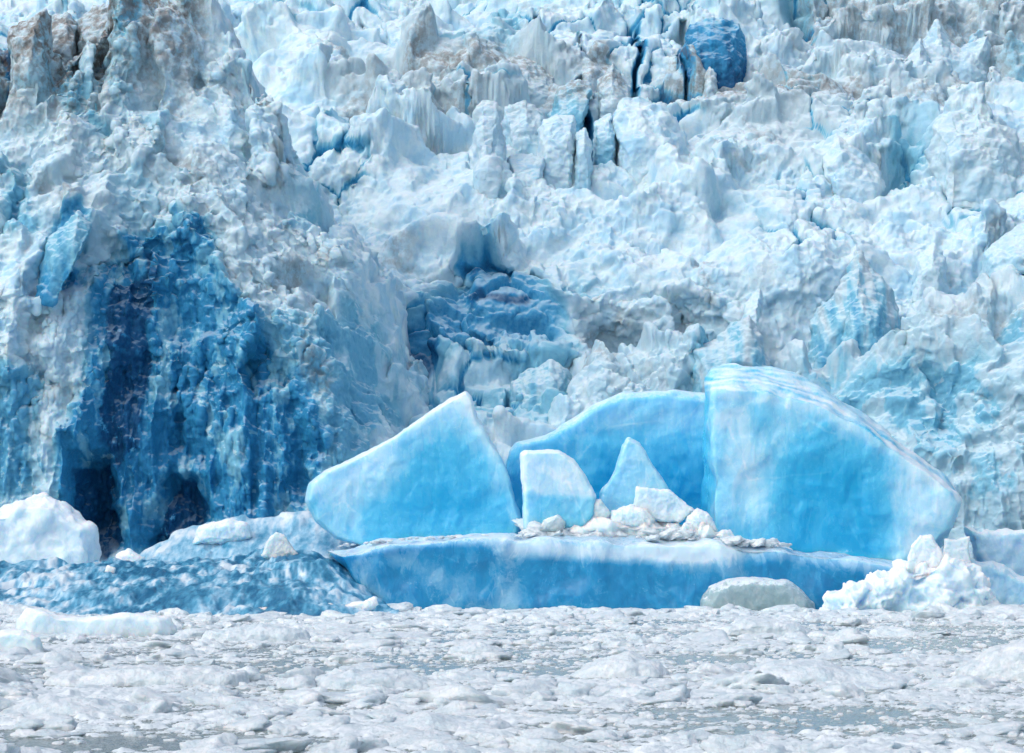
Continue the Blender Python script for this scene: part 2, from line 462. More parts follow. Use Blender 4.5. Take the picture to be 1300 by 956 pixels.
cliff('ice_cliff', -130, 560,
      [(-130, 70), (0, 58), (50, 34), (120, 16), (190, 22), (240, 34), (285, 80), (320, 150), (370, 230), (420, 300), (470, 370), (510, 450), (560, 520)],
      [(-130, 240), (0, 236), (90, 237), (140, 241), (240, 241), (330, 236), (420, 237), (490, 243), (560, 252)],
      [(0, 0), (.3, .6), (.55, 2.5), (.66, 6), (.8, 13), (.9, 15.5), (1, 19)], 200,
      [(2.5, 26, [(130, 330), (195, 320), (190, 500), (150, 560), (150, 700), (90, 700), (95, 580), (125, 540)]),
       (3.5, 14, [(100, 585), (132, 580), (152, 640), (150, 690), (130, 720), (95, 700)]),
       (3.5, 14, [(215, 600), (250, 612), (260, 655), (240, 700), (180, 710), (195, 660)]),
       (2.5, 25, [(200, 320), (270, 320), (330, 430), (390, 500), (400, 640), (260, 700), (200, 640)]),
       (4, 6, [(-8, 70), (14, 62), (12, 120), (2, 140), (-10, 140)]),
       (1.6, 14, [(60, 300), (105, 268), (118, 290), (85, 345), (48, 338)]), (1.6, 12, [(70, 345), (118, 330), (108, 368), (75, 372)])],
      [(.70, 18, [(125, 330), (180, 290), (262, 292), (292, 360), (335, 425), (385, 470), (420, 540), (405, 640), (380, 670), (90, 720), (60, 650), (80, 560), (112, 430)]),
       (1., 9, [(137, 360), (200, 322), (195, 400), (195, 500), (180, 560), (150, 600), (118, 560), (130, 450)]),
       (1., 7, [(95, 600), (132, 585), (155, 640), (155, 690), (135, 725), (95, 700)]), (1., 7, [(222, 605), (250, 615), (260, 655), (242, 700), (180, 715), (200, 655)]),
       (.85, 10, [(205, 290), (262, 290), (275, 330), (215, 330)]), (.8, 12, [(255, 490), (285, 500), (280, 570), (262, 560)]),
       (.5, 20, [(-20, 470), (40, 480), (60, 600), (0, 640), (-20, 640)]), (.55, 9, [(60, 300), (105, 265), (120, 290), (85, 345), (45, 340)]), (.6, 9, [(66, 345), (120, 328), (112, 370), (72, 376)]),
       (.35, 14, [(50, 60), (85, 60), (140, 160), (120, 165), (60, 110)]), (.4, 8, [(150, 22), (178, 25), (182, 60), (160, 90), (140, 90)]), (.95, 4, [(0, 70), (14, 62), (12, 120), (0, 135)]),
       (.4, 20, [(0, 205), (40, 215), (50, 300), (0, 300)]), (.42, 24, [(330, 400), (480, 420), (510, 520), (430, 620), (350, 500)]), (.3, 14, [(370, 250), (410, 250), (410, 300), (370, 300)]),
       (.7, 20, [(350, 560), (420, 560), (420, 650), (360, 650)])],
      [(1., 22, [(0, 60), (50, 32), (110, 15), (150, 18), (185, 40)]), (.8, 16, [(88, 40), (95, 90), (92, 130)]), (.5, 14, [(130, 100), (170, 95)]),
       (.6, 16, [(150, 160), (210, 210), (270, 240)]), (.6, 14, [(60, 235), (95, 262)]), (.7, 22, [(395, 390), (390, 470), (410, 500)]), (.5, 18, [(200, 120), (240, 140)]),
       (.6, 12, [(350, 350), (380, 360)]), (.6, 12, [(285, 85), (300, 120)]), (.5, 14, [(30, 350), (60, 380)])],
      [(.8, 40, [(0, 40), (180, 20), (220, 90), (100, 150), (0, 130)]), (.45, 60, [(0, 130), (280, 200), (420, 420), (300, 420), (0, 300)])],
      720, 760, 1.0, 'towering broken ice cliff with deep blue caves and a dirt stained crest', True)

cliff('ice_cliff', 680, 1440,
      [(680, 560), (720, 480), (760, 455), (850, 452), (935, 432), (985, 470), (1040, 462), (1120, 450), (1200, 415), (1260, 390), (1300, 372), (1440, 340)],
      [(680, 250), (760, 246), (960, 243), (1100, 240), (1220, 236), (1300, 234), (1440, 232)],
      [(0, 0), (.4, 1.5), (.7, 5), (.9, 9), (1, 12)], 300,
      [(2.5, 20, [(1060, 520), (1180, 470), (1260, 500), (1200, 560), (1100, 560)])],
      [(.18, 60, [(680, 440), (960, 440), (1300, 390), (1440, 360), (1440, 720), (1000, 720)]), (.36, 30, [(1100, 470), (1240, 440), (1290, 520), (1200, 590), (1100, 560), (1040, 510)]), (.36, 14, [(1270, 400), (1300, 380), (1330, 460), (1290, 470)]),
       (.35, 16, [(870, 450), (950, 440), (960, 480), (880, 490)]), (.28, 25, [(1180, 590), (1300, 560), (1300, 640), (1220, 650)]), (.3, 20, [(1000, 470), (1090, 450), (1090, 490), (1010, 490)])],
      [(.5, 18, [(1200, 420), (1300, 380)]), (.5, 18, [(870, 425), (930, 415)]), (.45, 18, [(1120, 560), (1180, 620)]), (.5, 16, [(740, 460), (800, 450)])],
      [(.75, 60, [(680, 430), (960, 430), (1300, 380), (1440, 350), (1440, 720), (1000, 720)])],
      760, 420, .8, 'lower greyish blue ice cliff rising behind the biggest smooth blue berg')

# ------------------------------------------------------------------ CLOSED SOLIDS: seracs and bergs, lofted through outlines at their own depths
def solid(name, rings, voxel, mat, label, cat, group=None, amp=1., seed=0, white=None, cup=0., chip=1.0, zone3=None):
    """rings: closed outlines (k, 3) from front to back with equal counts; voxel-fused, then broken up with 3-D noise"""
    rings = [np.asarray(r, float) for r in rings]
    k = len(rings[0])
    V = np.concatenate(rings + [r.mean(0)[None] for r in (rings[0], rings[-1])])
    Fs = []
    for i in range(len(rings) - 1):
        for j in range(k):
            a, b = i * k + j, i * k + (j + 1) % k
            Fs += [(a, b, b + k), (a, b + k, a + k)]
    c0 = len(rings) * k
    for j in range(k):
        Fs.append((c0, (j + 1) % k, j))
        o = (len(rings) - 1) * k
        Fs.append((c0 + 1, o + j, o + (j + 1) % k))
    raw = bpy.data.meshes.new('raw'); raw.from_pydata(V.tolist(), [], Fs)
    bm = bmesh.new(); bm.from_mesh(raw); bmesh.ops.recalc_face_normals(bm, faces=bm.faces); bm.to_mesh(raw); bm.free()
    t = link('raw', raw)
    md = t.modifiers.new('r', 'REMESH'); md.mode = 'VOXEL'; md.voxel_size = voxel
    sm = t.modifiers.new('s', 'SMOOTH'); sm.factor = .5; sm.iterations = 2
    dg = bpy.context.evaluated_depsgraph_get()
    me = bpy.data.meshes.new_from_object(t.evaluated_get(dg))
    bpy.data.objects.remove(t); bpy.data.meshes.remove(raw)
    n = len(me.vertices)
    P = np.empty(n * 3, F32); me.vertices.foreach_get('co', P); P = P.reshape(-1, 3)
    N = np.empty(n * 3, F32); me.vertex_normals.foreach_get('vector', N); N = N.reshape(-1, 3)
    x, y, z = P.T
    L = float(np.ptp(x) + np.ptp(z)) / 2
    q = max(L, .8)
    w = fbm(x / (q * .3), y / (q * .3), z / (q * .3), 3, seed) * .12 * q
    a, ea, _ = facets((x + w) / (q * .30), (y + w) / (q * .30), (z + w) / (q * .30), seed + 1, sharp=14)
    b, eb, _ = facets((x + w * .4) / (q * .11), (y + w * .4) / (q * .11), (z + w * .4) / (q * .11), seed + 2, sharp=14)
    f = fbm(x / (q * .22), y / (q * .22), z / (q * .22), 6, seed + 3, ridged=True) - .4
    g_, eg, _ = facets((x + w * .3) / (q * .045), (y + w * .3) / (q * .045), (z + w * .3) / (q * .045), seed + 6, sharp=16)
    d = amp * chip * g_ * .007 * q * sstep(-.1, .3, perlin(x / (q * .2), y / (q * .2), z / (q * .2), seed + 7))
    d = d + amp * (a * .035 * q + f * .022 * q + chip * b * .016 * q)
    if cup:
        c, ec, _ = facets(x / cup, y / cup * .8, z / cup, seed + 4, tilt=.3, sharp=9)
        d = d - (.5 - np.clip(ec, 0, .5)) * cup * .0 + (np.abs(perlin(x / cup, y / cup, z / cup, seed + 5)) - .2) * cup * .9
    P2 = P + N * d[:, None]
    px, py = to_px(P)
    W = np.full(n, .5, F32) if white is None else white(px, py, N, d / q)
    set_zone(me, np.stack([W, W, W], -1) if zone3 is None else zone3(px, py, N, P2))
    lo = P2.min(0); hi = P2.max(0)
    org = np.array([(lo[0] + hi[0]) / 2, (lo[1] + hi[1]) / 2, lo[2]], F32)
    me.vertices.foreach_set('co', (P2 - org).ravel())
    me.polygons.foreach_set('use_smooth', np.ones(len(me.polygons), bool))
    me.materials.clear(); me.materials.append(mat); me.name = name; me.update()
    return tag(link(name, me, org.tolist()), label, cat, group)

def ring(pts, Y, sc=1., base=None):
    p = np.asarray(pts, float)
    cx = (p[:, 0].min() + p[:, 0].max()) / 2
    cy = p[:, 1].mean() if base is None else base
    return [at(cx + (x - cx) * sc, cy + (y - cy) * sc, Y) for x, y in p]

FLAT = ((0, .92), (.10, .985), (.30, 1.), (.65, .95), (1, .75))
ROUND = ((0, .50), (.10, .78), (.25, .94), (.5, 1.), (.8, .85), (1, .5))
def block(name, pts, Y, depth, mat, label, cat, prof=FLAT, voxel=None, root=False, **kw):
    p = np.asarray(pts, float); px_m = Y / FP
    size = max(np.ptp(p[:, 0]), np.ptp(p[:, 1])) * px_m
    voxel = voxel or min(.16, max(.05, size / 70))
    p = dense(p)
    return solid(name, [ring(p, Y + t * depth, s, p[:, 1].max() if root else None) for t, s in prof], voxel, mat, label, cat, **kw)

def dense(p, step=12):
    out = []
    for (x0, y0), (x1, y1) in zip(p, np.roll(p, -1, 0)):
        m = max(1, int(math.hypot(x1 - x0, y1 - y0) / step))
        out += [(x0 + (x1 - x0) * i / m, y0 + (y1 - y0) * i / m) for i in range(m)]
    return np.array(out)

def rim(pts, wid):
    """white weathered crust that runs along the edges of an outline"""
    def f(px, py):
        return line_mask(px, py, list(map(tuple, pts)) + [tuple(pts[0])], wid)
    return f

# seracs: single towers and blocks standing in the fall
def glz(fr, di, gr, streak=.25, tip=0.):
    def f(px, py, N, P):
        st = np.clip(fbm(P[:, 0] / 1.0, P[:, 2] / 6, None, 4, 31) * 1.4, -1, 1)
        t = (P[:, 2] - P[:, 2].min()) / (np.ptp(P[:, 2]) + 1e-6)
        return np.stack([np.clip(fr * (1.15 - .75 * t) + streak * .35 * st * (fr > .05), 0, 1), np.clip(di * sstep(tip, tip + .3, t), 0, 1), np.full(len(px), gr)], -1).astype(F32)
    return f
seracs = [
 ([(598, 315), (594, 250), (598, 190), (603, 142), (612, 127), (630, 129), (638, 150), (641, 235), (632, 270), (622, 318)], 291, 6, (.08, .25, .25, .3, .7), 'tall narrow ice pillar standing alone in the middle of the icefall'),
 ([(684, 205), (684, 165), (690, 152), (708, 146), (728, 147), (733, 182), (728, 205)], 298, 4, (.06, 0, 0, .2, 1), 'rounded clean block right of the tall narrow pillar'),
 ([(728, 205), (732, 168), (742, 163), (751, 180), (752, 205)], 297, 3, (.2, 0, 0, .2, 1), 'little bluish block tucked beside the rounded clean block'),
 ([(645, 240), (646, 198), (668, 196), (690, 200), (688, 240)], 294, 4, (.04, 0, 0, .2, 1), 'low square block at the right foot of the tall pillar'),
 ([(638, 215), (640, 135), (668, 126), (690, 145), (700, 170), (690, 215)], 303, 5, (.22, .3, .7, .3, .7), 'grey blue slab standing behind the tall pillar'),
 ([(782, 210), (780, 150), (790, 125), (812, 120), (845, 135), (870, 170), (890, 220)], 300, 7, (.05, .15, 0, .2, .8), 'broad sloping white block beside the narrow blue crevasse'),
 ([(752, 185), (756, 155), (775, 142), (784, 160), (782, 185)], 302, 4, (.25, 0, 0, .2, 1), 'blue tinted small block between the crevasse and broad sloping block'),
 ([(862, 112), (864, 60), (878, 32), (905, 20), (940, 27), (950, 58), (948, 112)], 323, 7, (1.1, 0, 0, .7, 1), 'deep blue domed block high on the icefall'),
 ([(890, 118), (896, 92), (901, 84), (908, 92), (916, 118)], 319, 2, (0, .5, .5, 0, .3), 'thin grey finger of ice before the deep blue domed block'),
 ([(806, 115), (804, 58), (812, 50), (850, 48), (866, 108), (864, 115)], 332, 6, (.04, .4, .1, .2, .75), 'flat faced square slab left of the deep blue dome'),
 ([(730, 100), (735, 65), (760, 38), (785, 42), (798, 100)], 334, 6, (.08, .3, .1, .3, .8), 'slanted pale slab cut by cracks near the top'),
 ([(640, 110), (650, 72), (668, 70), (690, 85), (705, 100), (716, 125), (640, 135)], 318, 6, (.12, .7, .7, .3, .5), 'grey peaked serac with a dirty edge in the upper middle'),
 ([(696, 145), (710, 112), (735, 100), (752, 106), (742, 150), (715, 170)], 310, 5, (.4, .8, .5, .3, .6), 'dirty tipped blue grey serac left of the narrow crevasse'),
 ([(752, 150), (758, 100), (778, 78), (800, 110), (798, 135), (770, 160)], 312, 5, (.15, .8, .6, .3, .5), 'brown rimmed grey tooth right of the narrow crevasse'),
 ([(486, 80), (492, 30), (510, 22), (525, 28), (530, 78)], 338, 5, (.04, .1, .1, .2, .8), 'upright pale slab between two cracks near the top'),
 ([(528, 80), (526, 30), (548, 22), (566, 40), (570, 80)], 339, 5, (.04, .4, .3, .2, .6), 'wide pale slab with stained top near the upper edge'),
 ([(560, 100), (566, 82), (573, 62), (580, 82), (604, 78), (610, 98)], 330, 4, (.1, .2, .5, .2, .6), 'small grey spire with a low shoulder below the upper slabs'),
 ([(1012, 440), (1030, 408), (1060, 365), (1082, 335), (1092, 320), (1110, 338), (1132, 360), (1142, 390), (1145, 445)], 259, 7, (.32, .2, .85, .7, .7), 'big pyramid serac with streaked blue grey faces above the biggest berg'),
 ([(1062, 442), (1075, 385), (1095, 372), (1118, 385), (1128, 415), (1130, 445)], 256, 4, (.42, .1, .7, .7, .8), 'smaller streaked pyramid leaning on the big pyramid serac'),
 ([(935, 405), (945, 385), (966, 364), (968, 380), (955, 405)], 262, 3, (.06, 0, 0, .2, 1), 'leaning pale fin left of the big pyramid serac'),
 ([(872, 480), (874, 440), (910, 428), (935, 410), (952, 398), (966, 418), (972, 450), (1010, 480)], 250, 6, (.3, .35, .9, .7, .8), 'grey blue wedge of ice just above the biggest berg left end'),
 ([(1048, 235), (1046, 200), (1064, 172), (1095, 195), (1120, 215), (1126, 236), (1100, 248)], 296, 5, (.05, .25, .1, .2, .8), 'tilted pale slab with a sharp left edge on the right slope'),
 ([(980, 245), (1000, 205), (1035, 182), (1050, 205), (1065, 248)], 300, 5, (.05, 0, .1, .2, 1), 'low white pyramid left of the tilted pale slab'),
 ([(975, 185), (985, 165), (1010, 160), (1042, 172), (1050, 205), (980, 208)], 308, 5, (.25, .2, .4, .3, .8), 'bluish block behind the low white pyramid'),
 ([(1180, 225), (1185, 160), (1205, 140), (1240, 135), (1290, 165), (1320, 230)], 296, 7, (.1, .1, .3, .2, .9), 'wide smooth sloping block near the right edge'),
 ([(1240, 340), (1250, 322), (1290, 290), (1340, 262), (1345, 290), (1300, 322), (1262, 350)], 272, 4, (.2, 0, 0, .2, 1), 'long diagonal slab lying across the slope at the right edge'),
 ([(1155, 345), (1165, 325), (1186, 308), (1200, 325), (1203, 348)], 276, 4, (.12, 0, 0, .2, 1), 'pale triangular block between the pyramid serac and diagonal slab'),
 ([(1160, 100), (1170, 50), (1190, 25), (1205, 55), (1220, 60), (1255, 42), (1265, 90)], 330, 6, (.06, .2, .3, .2, .8), 'twin peaked pale serac in the upper right'),
 ([(1040, 110), (1048, 75), (1075, 60), (1100, 70), (1112, 100), (1108, 118)], 330, 6, (.1, .7, .7, .2, .5), 'dirty grey hump in the upper right of the fall'),
 ([(1145, 85), (1152, 70), (1168, 45), (1195, 85)], 328, 3, (.05, .3, .2, .2, .8), 'small sharp pale tooth below the twin peaked serac'),
 ([(640, 505), (650, 485), (672, 468), (700, 455), (722, 470), (728, 500), (712, 515)], 259, 5, (.36, .1, .5, .5, .9), 'blue grey block lying in rubble below the blue alcove'),
 ([(298, 170), (300, 140), (312, 120), (330, 118), (345, 140), (342, 170)], 258, 4, (.3, .2, .3, .2, .8), 'rounded teal tinted block right of the dirty cliff crest'),
 ([(285, 175), (292, 130), (308, 125), (318, 150), (318, 178)], 256, 3, (.18, .2, .2, .2, .8), 'thin pale flake left of the rounded teal block'),
 ([(230, 115), (232, 62), (242, 25), (256, 30), (276, 78), (290, 110), (280, 122)], 254, 6, (.22, .4, .6, .3, .7), 'tall grey blue block on the right end of the dirty crest'),
 ([(140, 88), (150, 50), (160, 20), (172, 12), (180, 35), (182, 75), (165, 95)], 251, 5, (.5, .9, .5, .4, .72), 'teal ice pinnacle with a brown tip on the cliff crest'),
 ([(95, 70), (100, 25), (120, 8), (140, 5), (150, 15), (152, 70)], 254, 5, (.1, 1.3, .9, .2, .25), 'dirty grey tower topping the left cliff'),
 ([(58, 90), (60, 45), (66, 22), (85, 14), (98, 28), (96, 90)], 253, 5, (.05, 1.3, .9, .2, .2), 'dark stained block left of the dirty grey tower'),
 ([(12, 130), (14, 62), (30, 40), (55, 36), (58, 75), (50, 130)], 246, 5, (.12, 1.2, .7, .2, .55), 'stained wall like block beside the dark slit at the left edge'),
 ([(95, 105), (100, 75), (112, 50), (120, 55), (118, 85), (130, 100)], 247, 3, (.3, .2, .4, .3, .8), 'leaning pale finger below the dirty grey tower'),
 ([(40, 345), (58, 305), (100, 268), (116, 285), (85, 340), (60, 352)], 238, 3, (.55, 0, .3, .4, 1), 'blue slanting plate at the left above the caves'),
]
for i, (pts, Y, dep, z, lab) in enumerate(seracs):
    n_ = np.asarray(pts, float); lo_ = n_[:, 1].max() - 12
    pts = [(x, y + (38 if y > lo_ else 0)) for x, y in pts]            # rooted in the ice below
    Yf = Y - 1 + (7 if n_[:, 0].max() < 350 and n_[:, 1].min() < 160 else 0)
    block('serac', pts, Yf, dep + 3, M_GLACIER, lab, 'serac', amp=1.25, seed=800 + i * 9, voxel=.11, zone3=glz(*z), root=True, prof=((0, .60), (.12, .76), (.42, .95), (.6, 1.), (1, .7)))

# ------------------------------------------------------------------ WATER AND SLUSH
def water_material():
    k = NT('glacial_water')
    n = k.noise(3.0, 5, .6, k.coords((1, .6, 1)))
    k.bump([(n, .06, .5)])
    k.b.inputs['Base Color'].default_value = (.10, .13, .12, 1)
    k.b.inputs['Roughness'].default_value = .4
    return k.m

def slush_material():
    k = NT('slush_ice')
    w = k.zone()[0]
    n = k.noise(2.5, 8, .65, k.coords((1, .7, 1))); n2 = k.noise(11., 5, .6)
    ice = k.mix(k.rng(n, .35, .65), (.80, .85, .87), (.56, .65, .68))
    wet = k.mix(k.rng(n2, .4, .6), (.15, .19, .175), (.42, .47, .46))
    f = k.math('ADD', w, k.math('MULTIPLY', k.math('SUBTRACT', n2, .5), .9), clamp=True)
    k.bump([(n, .12, .6), (n2, .05, .6)])
    return k.done(k.mix(k.rng(f, .22, .6), wet, ice), k.rng(f, .2, .7, .15, .55), .4)

def brash_material():
    k = NT('brash_ice')
    oi = k.n('ShaderNodeObjectInfo')
    n = k.noise(1.6, 7, .65); n2 = k.noise(9., 5, .6)
    ice = k.mix(k.rng(n, .36, .66), (.84, .89, .915), (.62, .73, .78))
    ice = k.mix(k.math('MULTIPLY', k.rng(n2, .5, .7), .35), ice, (.45, .54, .56))
    ice = k.mix(k.math('MULTIPLY', oi.outputs['Random'], .22), ice, (.50, .66, .76))
    n3 = k.noise(5., 8, .7)
    k.bump([(n, .25, .6), (n3, .2, .7), (n2, .05, .6)])
    sss(k, .3, (.5, .9, 1.1), .25)
    return k.done(ice, .42, .35)

def berg_material(name, deep, mid, pale, white, streak=(1.2, 1.2, .22), rough=.32, bump=.5, snow=.7, veil=.08):
    k = NT(name)
    w = k.zone()[0]
    n = k.noise(.9, 8, .62, k.coords(streak), 1.2); n2 = k.noise(3.5, 7, .65); n3 = k.noise(.35, 5, .55)
    f = k.math('ADD', w, k.math('MULTIPLY', k.math('SUBTRACT', n, .5), .34))
    f = k.math('ADD', f, k.math('MULTIPLY', k.math('SUBTRACT', n2, .5), .22))
    f = k.math('ADD', f, k.math('MULTIPLY', k.math('SUBTRACT', n3, .5), .4), clamp=True)
    vl = k.noise(.28, 7, .6, k.coords((1, 1, .6)), 2.5); v2 = k.noise(1.1, 8, .7, k.coords((1, 1, .5)), 1.5)
    f = k.math('ADD', f, k.math('MULTIPLY', k.rng(vl, .50, .56), veil))
    f = k.math('ADD', f, k.math('MULTIPLY', k.rng(v2, .58, .64), .09), clamp=True)
    vo = k.n('ShaderNodeTexVoronoi', feature='DISTANCE_TO_EDGE'); vo.inputs['Scale'].default_value = .22
    wp = k.n('ShaderNodeMixRGB'); wp.inputs[0].default_value = .35
    nz = k.n('ShaderNodeTexNoise'); nz.inputs['Scale'].default_value = .5; nz.inputs['Detail'].default_value = 6
    gp = k.coords(); k.l(gp, nz.inputs['Vector']); k.l(gp, wp.inputs[1]); k.l(nz.outputs[1], wp.inputs[2]); k.l(wp.outputs[0], vo.inputs['Vector'])
    vein = k.math('MULTIPLY', k.rng(vo.outputs[0], .0, .022, 1, 0), k.rng(k.noise(.45, 3), .48, .62))
    f = k.math('ADD', f, k.math('MULTIPLY', vein, .13), clamp=True)
    bub = k.math('MULTIPLY', k.rng(k.noise(7., 3, .5, k.coords((1, 1, 2.2))), .60, .70), k.rng(k.noise(.5, 4), .5, .62))
    f = k.math('ADD', f, k.math('MULTIPLY', bub, .16), clamp=True)
    col = k.ramp(f, [(0, deep), (.36, mid), (.66, pale), (1, white)])
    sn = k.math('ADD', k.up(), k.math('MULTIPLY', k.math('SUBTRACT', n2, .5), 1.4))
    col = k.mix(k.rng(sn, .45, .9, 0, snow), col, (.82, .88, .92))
    k.bump([(n, .35, bump), (n2, .12, bump)])
    sss(k, .7, (.4, 1., 1.5), 1.)
    return k.done(col, k.rng(f, 0, 1, rough - .1, rough + .2), .4)

M_WATER, M_SLUSH, M_BRASH = water_material(), slush_material(), brash_material()
M_BERG = berg_material('blue_berg_ice', (.015, .41, .71), (.09, .53, .79), (.33, .68, .86), (.68, .83, .91), snow=.3, bump=.3)
M_PALE = berg_material('pale_berg_ice', (.10, .42, .66), (.38, .66, .82), (.66, .81, .89), (.84, .89, .92), (1.2, 1.2, .8), .42)
M_CLEAR = berg_material('clear_base_ice', (.002, .15, .36), (.015, .29, .54), (.22, .49, .68), (.60, .75, .84), (1, 1, .35), .16, .25, .45, .12)
def speck_material():
    k = NT('speckled_ice')
    w = k.zone()[0]; n = k.noise(3., 6, .6, k.coords((1, .35, 1))); n2 = k.noise(10., 4, .6)
    f = k.math('ADD', w, k.math('MULTIPLY', k.math('SUBTRACT', n, .5), .5), clamp=True)
    col = k.ramp(f, [(0, (.015, .14, .27)), (.32, (.07, .30, .47)), (.58, (.28, .52, .68)), (.9, (.66, .76, .82))])
    k.bump([(n, .2, .4), (n2, .05, .4)])
    return k.done(col, .3, .4)
M_SPECK = speck_material()
M_GREEN = berg_material('green_growler_ice', (.18, .28, .31), (.28, .40, .43), (.42, .53, .56), (.64, .72, .73), (1, 1, .5), .25)

me = mesh_from('water', np.array([(-1500, -300, 0), (1500, -300, 0), (1500, 900, 0), (-1500, 900, 0)]), np.array([[0, 1, 2, 3]]), M_WATER)
tag(link('water', me), kind='structure')

def pack(x, y):
    """how closely the floating ice is packed here: long bands across the fjord"""
    n = 1.2 * fbm(x / 16 + 3, y / 9, oct=4, seed=201)
    n = n - .20 + .6 * sstep(165, 185, y) + .35 * (1 - sstep(88, 100, y)) + .2 * (1 - sstep(-8, 0, x)) * sstep(110, 130, y)
    return np.where(y > 174, np.maximum(n, .15), n)

def slush():
    nu, nv = 900, 520
    yy = 1 / np.linspace(1 / 47., 1 / 262., nv)
    X = np.linspace(-.24, .24, nu)[None, :] * yy[:, None] * 1.0
    Y = np.repeat(yy[:, None], nu, 1)
    wx = fbm(X / 2, Y / 2, oct=3, seed=210) * .6
    a, ea, _ = facets((X + wx) / 1.1, (Y + wx) / 1.1, seed=211, sharp=12)
    b, eb, _ = facets((X + wx * .4) / .45, (Y + wx * .4) / .45, seed=212, sharp=12)
    p = pack(X, Y)
    h = p * .16 + a * .13 + b * .09 + fbm(X / .5, Y / .5, oct=4, seed=213) * .07
    rip = fbm(X / .35, Y / .7, oct=4, seed=214, gain=.65)
    Z = np.maximum(h + .03, .012 + (h + .3) * .05 + rip * .022)
    w = sstep(-.05, .10, h + rip * .05)
    me = mesh_from('slush', np.stack([X, Y, Z], -1).reshape(-1, 3), grid_faces(nu, nv), M_SLUSH, np.stack([w, w, w], -1).reshape(-1, 3))
    tag(link('slush', me), kind='stuff')
slush()

# the three upright blue pieces on the low base
fr = [(906, 500), (935, 495), (960, 497), (1030, 510), (1100, 545), (1150, 583), (1193, 612), (1214, 640), (1200, 670), (1172, 712), (1080, 716), (990, 712), (908, 705)]
rg_ = [(897, 480), (905, 468), (935, 465), (985, 470), (1040, 490), (1102, 528), (1152, 571), (1200, 603), (1222, 632), (1210, 670), (1176, 712), (990, 712), (892, 705)]
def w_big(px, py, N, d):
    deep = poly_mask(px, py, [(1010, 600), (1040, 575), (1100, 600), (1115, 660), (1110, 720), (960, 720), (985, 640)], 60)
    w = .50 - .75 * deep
    w = w + .22 * line_mask(px, py, [(905, 500), (935, 500), (1030, 514), (1100, 550), (1150, 585), (1195, 615)], 14)  # face's upper edge painted paler, like thin ice letting light through
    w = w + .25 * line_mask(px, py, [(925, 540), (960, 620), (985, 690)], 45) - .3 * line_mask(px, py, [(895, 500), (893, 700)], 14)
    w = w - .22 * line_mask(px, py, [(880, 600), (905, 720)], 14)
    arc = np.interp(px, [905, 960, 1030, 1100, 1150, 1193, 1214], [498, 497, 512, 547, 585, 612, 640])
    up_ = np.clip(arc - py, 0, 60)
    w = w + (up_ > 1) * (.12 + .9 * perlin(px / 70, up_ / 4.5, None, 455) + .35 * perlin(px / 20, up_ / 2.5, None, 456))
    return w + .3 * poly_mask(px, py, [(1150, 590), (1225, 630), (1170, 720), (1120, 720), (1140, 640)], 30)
Y0 = 203.
k_ = 13
back = np.array(rg_); bc = back.mean(0)
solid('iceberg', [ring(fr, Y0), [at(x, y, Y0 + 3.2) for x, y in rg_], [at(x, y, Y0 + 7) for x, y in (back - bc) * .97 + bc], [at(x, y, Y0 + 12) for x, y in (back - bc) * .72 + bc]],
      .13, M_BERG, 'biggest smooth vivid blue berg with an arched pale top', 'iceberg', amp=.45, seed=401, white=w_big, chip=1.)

tri = [(592, 494), (600, 503), (606, 530), (622, 560), (640, 590), (655, 630), (664, 660), (660, 680), (600, 686), (520, 690), (460, 692), (425, 684), (400, 662), (389, 635), (393, 615), (412, 600), (440, 587), (500, 554), (540, 527), (570, 507)]
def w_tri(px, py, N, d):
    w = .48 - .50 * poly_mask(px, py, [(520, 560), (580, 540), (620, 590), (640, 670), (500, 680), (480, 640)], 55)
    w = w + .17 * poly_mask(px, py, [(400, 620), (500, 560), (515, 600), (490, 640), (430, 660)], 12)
    w = w + .22 * line_mask(px, py, [(389, 635), (412, 600), (500, 554), (592, 494)], 12) + .003 * np.clip(640 - py, 0, 140)  # left edge painted paler to imitate light through thin ice
    return w + .2 * line_mask(px, py, [(592, 494), (608, 530), (640, 590), (664, 665)], 22)  # right edge likewise, thin-ice translucency put into the colour
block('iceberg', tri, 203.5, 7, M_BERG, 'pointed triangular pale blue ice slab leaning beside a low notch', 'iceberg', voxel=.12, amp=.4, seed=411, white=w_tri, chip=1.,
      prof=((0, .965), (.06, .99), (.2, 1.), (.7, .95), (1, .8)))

slab = [(640, 600), (645, 572), (655, 560), (690, 553), (720, 536), (755, 512), (790, 498), (830, 494), (870, 496), (905, 500), (908, 700), (640, 700)]
def w_slab(px, py, N, d):
    w = .55 - .0045 * np.clip(py - 530, 0, 130) - .25 * poly_mask(px, py, [(740, 560), (890, 580), (890, 660), (760, 660)], 40)
    return w + .2 * line_mask(px, py, slab[1:10], 10)  # top outline painted paler, standing in for translucent thin edges
block('iceberg', slab, 211, 6, M_BERG, 'curved blue ice slab standing between the pointed slab and biggest berg', 'iceberg', voxel=.13, amp=.4, seed=421, white=w_slab, chip=1.)

